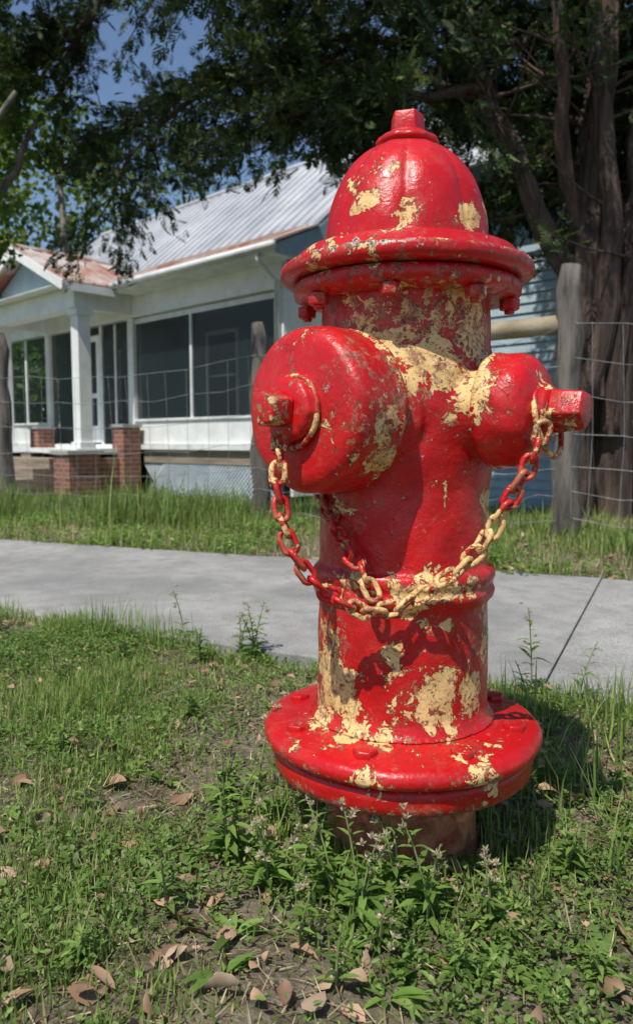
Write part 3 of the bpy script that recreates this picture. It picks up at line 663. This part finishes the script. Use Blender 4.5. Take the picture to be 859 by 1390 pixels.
for _ in range(110):
    t0=trunks[rng.integers(0,7)][0]; P=np.array(t0); k=rng.integers(1,len(P)-1); f=rng.random(); b0=P[k]*(1-f)+P[k+1]*f if k+1<len(P) else P[k]
    if b0[2]<1.7: continue
    dv=rng.normal(0,1,3); dv[2]=abs(dv[2])*.4; dv/=np.linalg.norm(dv); Ls=rng.uniform(.4,1.1)
    q=[b0+dv*Ls*g_+rng.normal(0,.03,3)*g_ for g_ in (0,.3,.6,1)]; q[0]=b0
    tb.tube(q,[.016,.011,.007,.003],5,False)
    if rng.random()<.5:
        for f2 in (.7,.85,1): spray_cluster(b0+dv*Ls*f2,dv,8,.07,.07,.14,1.0)
tb.obj('trunks_and_limbs',M_bark,ced,True); fol.obj('cedar_sprays',M_cedar,ced)

def broadtree(name,base,crown_c,crown_r,nclump,leafn,lsize,cols,tr=.15,spread=.3,bark=None,limbsn=9):
    e=empty(name); tb=MB(); sc=Scat(); base=np.array(base,float); cc=np.array(crown_c,float); cr=np.array(crown_r,float)
    P,R=branchify([base,base*.5+cc*.5+np.array([0,0,-cr[2]*.3]),cc+np.array([0,0,cr[2]*.5])],tr,tr*.25,tr*.15,10); tb.tube(P,list(R),9)
    for i in range(nclump):
        v=rng.normal(0,1,3); v/=np.linalg.norm(v); rr=rng.uniform(.35,1)**.5*(1+.18*math.sin(v[0]*5+i%3))
        c=cc+v*cr*rr
        if i%max(1,nclump//(limbsn*3))==0:
            s_=P[rng.integers(4,10)]; q=[s_,(s_+c)/2+np.array([0,0,.1*cr[2]])*rng.random(),c]; Q,RQ=branchify(q,tr*.35,tr*.05,tr*.15,6); tb.tube(Q,list(RQ),6,False)
        n=leafn; org=c+rng.normal(0,spread,(n,3))*np.array([1,1,.6])
        yd=rng.normal(0,1,(n,3)); yd[:,2]-=.4
        L_=rng.uniform(.7,1.3,n)*lsize
        sc.add(LEAF,org,yd,rng.normal(0,.7,(n,3))+np.array([0,0,1]),L_*.7,L_,rng.uniform(0,.3,n),pick(cols,n,.2)*rng.uniform(.75,1.25))
    tb.obj('trunk_and_branches',bark or M_bark2,e,True); sc.obj('leaves',M_leaf,e); return e
G1=[(.09,.17,.028),(.12,.21,.038),(.07,.14,.028),(.15,.24,.045)]
G2=[(.13,.19,.038),(.17,.23,.045),(.10,.15,.033),(.20,.25,.06)]
e=broadtree('maple_tree',(-3.6,7.0,-.3),(-3.50,7.0,3.7),(1.15,1.1,1.75),160,70,.075,G1,.075,.13)
tb=MB(); P,R=branchify([(-3.55,7,1.9),(-2.95,6.9,2.55),(-2.6,6.9,2.95),(-2.4,6.9,3.4)],.055,.018,.02,10); tb.tube(P,list(R),8)
P,R=branchify([(-2.9,6.7,2.6),(-2.80,6.5,3.1),(-2.75,6.4,3.6)],.03,.01,.015,8); tb.tube(P,list(R),8)
P,R=branchify([(-3.5,6.6,1.7),(-2.85,6.1,2.2),(-2.55,5.9,2.65),(-2.20,5.8,3.1)],.05,.018,.015,8); tb.tube(P,list(R),8)
P,R=branchify([(-2.62,5.95,2.5),(-2.55,5.8,2.9),(-2.58,5.7,3.3)],.028,.01,.012,8); tb.tube(P,list(R),8); tb.obj('low_limb',M_bark2,e,True)
def woodland(name,specs,cols):
    e=empty(name); sc=Scat(); tb=MB()
    for (x,y,h,r) in specs:
        tb.tube([(x,y,-.5),(x+.3,y,h*.4),(x,y,h*.8)],[.25,.18,.08],8)
        for i in range(int(70*r/3)):
            v=rng.normal(0,1,3); v/=np.linalg.norm(v); c=np.array([x,y,h*.6])+v*np.array([r,r,h*.42])*rng.uniform(.5,1.05)
            n=60; org=c+rng.normal(0,.42,(n,3)); L_=rng.uniform(.15,.30,n)
            sc.add(LEAF,org,rng.normal(0,1,(n,3)),rng.normal(0,.7,(n,3))+np.array([0,0,1]),L_*.75,L_,.1,pick(cols,n,.2)*rng.uniform(.7,1.3))
    tb.obj('stems',M_bark2,e,True); sc.obj('foliage',M_leaf,e)
woodland('woodland',[(-14,24,10,3.4),(-10.5,27,9,3.2),(-8.2,25,12,3.0),(-17,30,13,4),(-4.2,32,11,3.4),(1.5,29,10,3),(-12.5,20,7,2.6),(6,28,12,3.6),(10,24,12,3.6),(9,17,9,3),(14,20,11,3.5),(-21,26,12,4),(7.2,13.5,7,2.2),(18,26,13,4)],G2)
woodland('hedge_shrubs',[(-9.6,18.5,3.2,1.8),(-12,17,3,1.8),(-8,21,4,2),(5.6,9.6,2.6,1.0),(7,9.2,3.4,1.3),(-15,18,4,2.4)],G1)

# ---------------------------------------------------------------- foreground vegetation
def fov(x,y): return np.abs(x)<.60*y+.35
def samp(n,x0,x1,y0,y1,f):
    out=[];m=0
    while m<n:
        x=rng.uniform(x0,x1,n*2); y=rng.uniform(y0,y1,n*2); k=f(x,y); out.append(np.stack([x[k],y[k]],1)); m+=k.sum()
    return np.concatenate(out)[:n]
def near_ok(x,y,edge=.04): return (y<yN(x)+edge*(.3+cnoise(x,y,14)))&fov(x,y)&(((x-HX)**2+(y-HY)**2)>.112**2)
def ori(n,tilt):
    a=rng.uniform(0,2*math.pi,n); t=np.abs(rng.normal(0,tilt,n)); return np.stack([np.cos(a)*np.sin(t),np.sin(a)*np.sin(t),np.cos(t)],1),np.stack([np.cos(a)*-np.cos(t),np.sin(a)*-np.cos(t),np.sin(t)],1)
GR=[(.20,.30,.07),(.16,.25,.055),(.25,.34,.09),(.12,.20,.045),(.31,.33,.12),(.20,.28,.07)]
ST=[(.52,.44,.29),(.40,.32,.20),(.30,.23,.14)]
gr=Scat()
def clumpf(x,y): return (rng.random(x.shape)<np.clip(.38+.55*cnoise(x,y,5)+.40*cnoise(y,x,17),.05,1))
P=samp(50000,-2.2,2.0,.5,3.2,lambda x,y: near_ok(x,y)&clumpf(x,y))
z=terr(P[:,0],P[:,1]); yd,nd=ori(len(P),1.0); yd[:,2]=np.abs(yd[:,2]); n=len(P)
gr.add(BLADE,np.c_[P,z-.002],yd,nd,rng.uniform(.0016,.0036,n),rng.uniform(.012,.046,n)*(.75+.35*np.clip(cnoise(P[:,0],P[:,1],6),-1,1.5)),-rng.uniform(.1,.8,n),pick(GR,n,.22),pick(GR,n,.25)*1.1)
P=samp(14000,-2.2,2.0,.5,3.2,lambda x,y: near_ok(x,y)); n=len(P); yd,nd=ori(n,1.5); yd[:,2]=np.abs(yd[:,2])*.25
gr.add(BLADE,np.c_[P,terr(P[:,0],P[:,1])+rng.uniform(.002,.010,n)],yd,np.tile([0,0,1.],(n,1))+rng.normal(0,.2,(n,3)),rng.uniform(.0010,.0024,n),rng.uniform(.010,.040,n),rng.uniform(-.1,.2,n),pick(ST,n,.2))
x=rng.uniform(-2.5,1.6,4500); y=yN(x)+rng.normal(-.03,.035,4500); n=4500; yd,nd=ori(n,.75)
gr.add(BLADE,np.c_[x,y,terr(x,y)],yd,nd,rng.uniform(.002,.004,n),rng.uniform(.03,.09,n)*(.7+.4*np.clip(cnoise(x,y,7),-1,1.5)),-rng.uniform(.2,.8,n),pick(GR,n,.2),pick(GR,n,.25)*1.15)
a=rng.uniform(0,6.28,900); r=rng.uniform(.118,.24,900); x=HX+r*np.cos(a); y=HY+r*np.sin(a); n=900; yd,nd=ori(n,.7)
gr.add(BLADE,np.c_[x,y,terr(x,y)],yd,nd,rng.uniform(.002,.004,n),rng.uniform(.02,.055,n),-rng.uniform(.2,.8,n),pick(GR,n,.2),pick(GR,n,.25)*1.15)
x=rng.uniform(.35,1.0,600); y=rng.uniform(.75,1.5,600); n=600; yd,nd=ori(n,.8)
gr.add(BLADE,np.c_[x,y,terr(x,y)],yd,nd,rng.uniform(.003,.005,n),rng.uniform(.06,.14,n),-rng.uniform(.3,.9,n),pick(GR,n,.2),pick(GR,n,.25)*1.1)
def far_ok(x,y): return (y>yF(x)-.03)&(np.abs(x)<.55*y+.6)
def farf(x,y): return far_ok(x,y)&(rng.random(x.shape)<np.clip(.50+.6*cnoise(x,y,2.5)+.35*cnoise(y,x,9),.06,1))&~((x>.9)&(y>3.3)&(rng.random(x.shape)<.55))
P=samp(56000,-4.5,4.0,2.2,8.2,farf); n=len(P); yd,nd=ori(n,.75)
gr.add(BLADE,np.c_[P,terr(P[:,0],P[:,1])-.005],yd,nd,rng.uniform(.004,.008,n),rng.uniform(.03,.12,n)*(.7+.5*np.clip(cnoise(P[:,0],P[:,1],4),-1,1.6)),-rng.uniform(.1,.9,n),pick(GR,n,.25),pick(GR,n,.25)*1.15)
P=samp(11000,-4.5,4.0,2.2,6.5,far_ok); n=len(P); yd,nd=ori(n,1.1); yd[:,2]=np.abs(yd[:,2])
gr.add(BLADE,np.c_[P,terr(P[:,0],P[:,1])+.004],yd,nd,rng.uniform(.003,.006,n),rng.uniform(.04,.10,n),-.3,pick(ST,n,.2))
P=samp(9000,-6,5,7.5,13,lambda x,y: np.abs(x)<.5*y+1); n=len(P); yd,nd=ori(n,.5)
gr.add(BLADE,np.c_[P,terr(P[:,0],P[:,1])-.005],yd,nd,rng.uniform(.010,.018,n),rng.uniform(.08,.2,n),-rng.uniform(.1,.7,n),pick(GR,n,.2)*.8)
t=rng.uniform(0,1,12000); x=-4.4+t*7.4; y=7.1-.495*(x+4.6)+rng.normal(-.12,.26,12000); n=12000; yd,nd=ori(n,.45)
hgt=np.clip(.70+.75*cnoise(x,y,3),.15,1.7)*np.where(x>.6,.5,1)
gr.add(BLADE,np.c_[x,y,terr(x,y)],yd,nd,rng.uniform(.005,.010,n),rng.uniform(.08,.27,n)*hgt,-rng.uniform(.1,.9,n),pick(GR,n,.25)*.85,pick(GR,n,.25))
gr.obj('grass',M_blade)
lc=Scat(); LG=[(.14,.24,.05),(.175,.28,.065),(.11,.18,.04),(.21,.30,.08)]
P=samp(5200,-2.2,2.0,.5,3.2,lambda x,y: near_ok(x,y,.02)&(rng.random(x.shape)<np.clip(.42+.62*cnoise(x+3,y,5)+.15*(y<1.0),.04,1)))
for px_,py_ in P:
    n=rng.integers(7,18); R_=rng.uniform(.008,.030); a=rng.uniform(0,6.28,n); r=R_*np.sqrt(rng.random(n)); h=rng.uniform(.003,.026,n)
    out=np.stack([np.cos(a),np.sin(a),rng.uniform(.1,1.1,n)],1); org=np.c_[px_+r*np.cos(a),py_+r*np.sin(a),float(terr(px_,py_))+h]
    L_=rng.uniform(.005,.012,n)*(.7+R_*15)
    lc.add(LEAF,org,out,np.tile([0,0,1.],(n,1))+rng.normal(0,.4,(n,3)),L_*rng.uniform(.35,.75),L_,rng.uniform(0,.4,n),pick(LG,n,.15)*rng.uniform(.65,1.2))
for (px_,py_) in [(-.04,1.0),(-.07,1.12),(.02,.80),(.10,.77),(.22,.78),(.45,.95),(.52,1.2),(-.20,.95),(-.30,1.25),(.36,.86),(-.42,1.05),(-.1,.78),(.6,1.02),(.42,1.35),(-.55,1.35)]:
    for k in range(2):
        n=rng.integers(7,13); a=rng.uniform(0,6.28,n); cx=px_+rng.normal(0,.03); cy=py_+rng.normal(0,.03)
        out=np.stack([np.cos(a),np.sin(a),rng.uniform(.3,1.4,n)],1); L_=rng.uniform(.022,.042,n)
        lc.add(LEAF,np.c_[cx+.004*np.cos(a),cy+.004*np.sin(a),np.full(n,float(terr(cx,cy))+.004)],out,np.tile([0,0,1.],(n,1)),L_*.38,L_,rng.uniform(.3,.8,n),pick(LG,n,.12)*1.1)
P=samp(1300,-3.5,3.2,2.2,6.5,farf)
for px_,py_ in P:
    n=14; a=rng.uniform(0,6.28,n); r=.06*np.sqrt(rng.random(n)); out=np.stack([np.cos(a),np.sin(a),rng.uniform(.1,.8,n)],1)
    lc.add(LEAF,np.c_[px_+r*np.cos(a),py_+r*np.sin(a),float(terr(px_,py_))+rng.uniform(.01,.07,n)],out,np.tile([0,0,1.],(n,1))+rng.normal(0,.3,(n,3)),.018,rng.uniform(.02,.035,n),.2,pick(LG,n,.2))
P=samp(200,-2.0,2.0,.5,3.0,lambda x,y: near_ok(x,y)&(rng.random(x.shape)<np.clip(.2+.6*cnoise(x,y+2,3),.02,1)))
for px_,py_ in P:
    n=5; a=np.arange(n)*1.257+rng.random(); out=np.stack([np.cos(a),np.sin(a),np.full(n,.5)],1)
    lc.add(LEAF,np.tile([px_,py_,float(terr(px_,py_))+rng.uniform(.012,.04)],(n,1)),out,np.tile([0,0,1.],(n,1)),.0022,.0032,0,pick([(.62,.58,.60),(.55,.48,.58)],n,.1))
lc.obj('groundcover_plants',M_leaf)
dl=Scat(); DC=[(.24,.14,.08),(.34,.22,.135),(.18,.10,.06),(.40,.29,.20),(.28,.18,.12)]
def dropleaves(P,s0,s1):
    n=len(P); a=rng.uniform(0,6.28,n); yd=np.stack([np.cos(a),np.sin(a),rng.normal(0,.25,n)],1)
    L_=rng.uniform(s0,s1,n); flip=np.where(rng.random(n)<.5,1,-1)[:,None]
    dl.add(DRY,np.c_[P,terr(P[:,0],P[:,1])+rng.uniform(.002,.018,n)],yd,(np.tile([0,0,1.],(n,1))+rng.normal(0,.45,(n,3)))*flip,L_*rng.uniform(.35,.7,n),L_,rng.uniform(-.3,.4,n),pick(DC,n,.2),pick(DC,n,.2))
dropleaves(samp(1100,-2.0,2.0,.5,3.0,near_ok),.010,.030)
dropleaves(samp(170,-2.0,2.0,.5,3.0,near_ok),.03,.045)
dropleaves(samp(50,.15,1.0,.6,1.3,near_ok),.03,.048)
dropleaves(samp(40,-.5,.3,.6,1.0,near_ok),.025,.045)
dropleaves(samp(1200,.6,4,2.6,7,lambda x,y: far_ok(x,y)),.03,.08)
dropleaves(samp(350,-4,1,3.2,6.5,lambda x,y: far_ok(x,y)),.03,.07)
dropleaves(samp(12,-1.5,1.5,1.9,3.3,lambda x,y: (y>yN(x))&(y<yF(x))),.02,.04)
dl.obj('fallen_leaves',M_dry)
M_stem=simple('weed_stem',(.16,.20,.07),(.24,.26,.10),9,.6,.1,.001)
def weed(idx,x,y,h,flower=True,dense=1.0,lean=(0,0)):
    sc=Scat(); tb=MB(); z0=float(terr(x,y)); k=rng.integers(1,4)
    for s_ in range(k):
        hh=h*rng.uniform(.7,1.0) if s_ else h; dx,dy=rng.normal(0,.16,2)*hh+np.array(lean)*hh
        pts=np.array([(x+dx*f*f,y+dy*f*f,z0+hh*f) for f in np.linspace(0,1,8)])
        tb.tube(pts,list(np.linspace(.0020,.0009,8)),5,False)
        n=int(rng.integers(16,26)*dense); f=np.sort(rng.uniform(.05,.95,n)); org=np.stack([np.interp(f,np.linspace(0,1,8),pts[:,j]) for j in range(3)],1)
        a=np.arange(n)*2.4+rng.random(); out=np.stack([np.cos(a),np.sin(a),rng.uniform(.2,.9,n)],1)
        L_=(.040*(1-f)+.012)*rng.uniform(.7,1.2,n)*(h/.16)**.5
        sc.add(LEAF,org,out,np.tile([0,0,1.],(n,1)),L_*.30,L_,rng.uniform(.1,.6,n),pick(LG,n,.15)*1.05)
        if flower:
            top=pts[-1]
            for q in range(rng.integers(4,9)):
                c=top+rng.normal(0,.007,3)+np.array([0,0,-.022*q*rng.random()]); m=22
                dv=rng.normal(0,1,(m,3)); dv[:,2]=np.abs(dv[:,2])
                sc.add(LEAF,np.tile(c,(m,1)),dv,rng.normal(0,1,(m,3)),.0026,rng.uniform(.004,.009,m),0,pick([(.50,.42,.30),(.36,.38,.18),(.62,.52,.44)],m,.15))
    e=empty('flowering_weed' if flower else 'leafy_weed')
    tb.obj('stems',M_stem,e,True); sc.obj('leaves',M_leaf,e)
W=[(-.087,1.05,.18),(-.12,.97,.15),(-.05,1.18,.17),(.05,.84,.13),(.10,.87,.14),(.13,.84,.13),(-.02,.80,.08),(-.37,2.08,.15),(-.16,1.92,.16),(-.20,1.95,.12),(.47,1.62,.20),(.43,1.5,.12),(.55,1.55,.14),(-.30,1.9,.10),
   (.38,1.2,.10),(-.14,1.12,.12),(-.18,.86,.10),(.20,.83,.09),(.0,.93,.13),(.33,.95,.08),(-.9,2.1,.12),(-.6,1.7,.09),(-.45,1.3,.08),(.56,1.15,.12),(.02,.74,.07),(.15,.76,.06),
   (-.25,1.5,.07),(-.7,1.5,.07),(-.35,1.1,.06),(-.25,.75,.06),(.3,.75,.06),(-.5,1.9,.08),(.62,1.3,.13),(.02,.88,.12),(-.06,.9,.11),(.07,.80,.10)]
FL=(0,2,3,4,5,7,8,9,10,14,17,18,33,34,35,20)
for i,(x,y,h) in enumerate(W): weed(i,x,y,h,flower=(i in FL),dense=1.0)

# ---------------------------------------------------------------- camera, sun, sky
cam=bpy.data.cameras.new('camera'); co=bpy.data.objects.new('camera',cam); link(co)
co.location=(0,0,.56); co.rotation_euler=(math.radians(90-5.27),0,0)
cam.lens=26.68; cam.sensor_width=36; cam.sensor_fit='AUTO'; cam.clip_start=.02; cam.clip_end=1500
cam.dof.use_dof=True; cam.dof.focus_distance=1.0; cam.dof.aperture_fstop=7.5
S.camera=co
s=Vector((-.50,-.80,0)).normalized(); el=math.radians(60); sv=Vector((s.x*math.cos(el),s.y*math.cos(el),math.sin(el)))
sl=bpy.data.lights.new('sun','SUN'); so=bpy.data.objects.new('sun',sl); link(so); sl.energy=5.0; sl.angle=math.radians(.5); sl.color=(1,.95,.87)
so.rotation_euler=sv.to_track_quat('Z','Y').to_euler(); so.location=(0,0,20)
w=bpy.data.worlds.new('World'); S.world=w; w.use_nodes=True; nt=w.node_tree; bg=nt.nodes['Background']
sky=nt.nodes.new('ShaderNodeTexSky'); sky.sky_type='NISHITA'; sky.sun_disc=False; sky.sun_elevation=el; sky.sun_rotation=math.atan2(s.x,s.y)%(2*math.pi)
sky.air_density=1.0; sky.dust_density=.3; sky.ozone_density=2.5
nt.links.new(sky.outputs[0],bg.inputs[0]); bg.inputs[1].default_value=.12
S.view_settings.view_transform='Standard'; S.view_settings.look='None'; S.view_settings.exposure=0
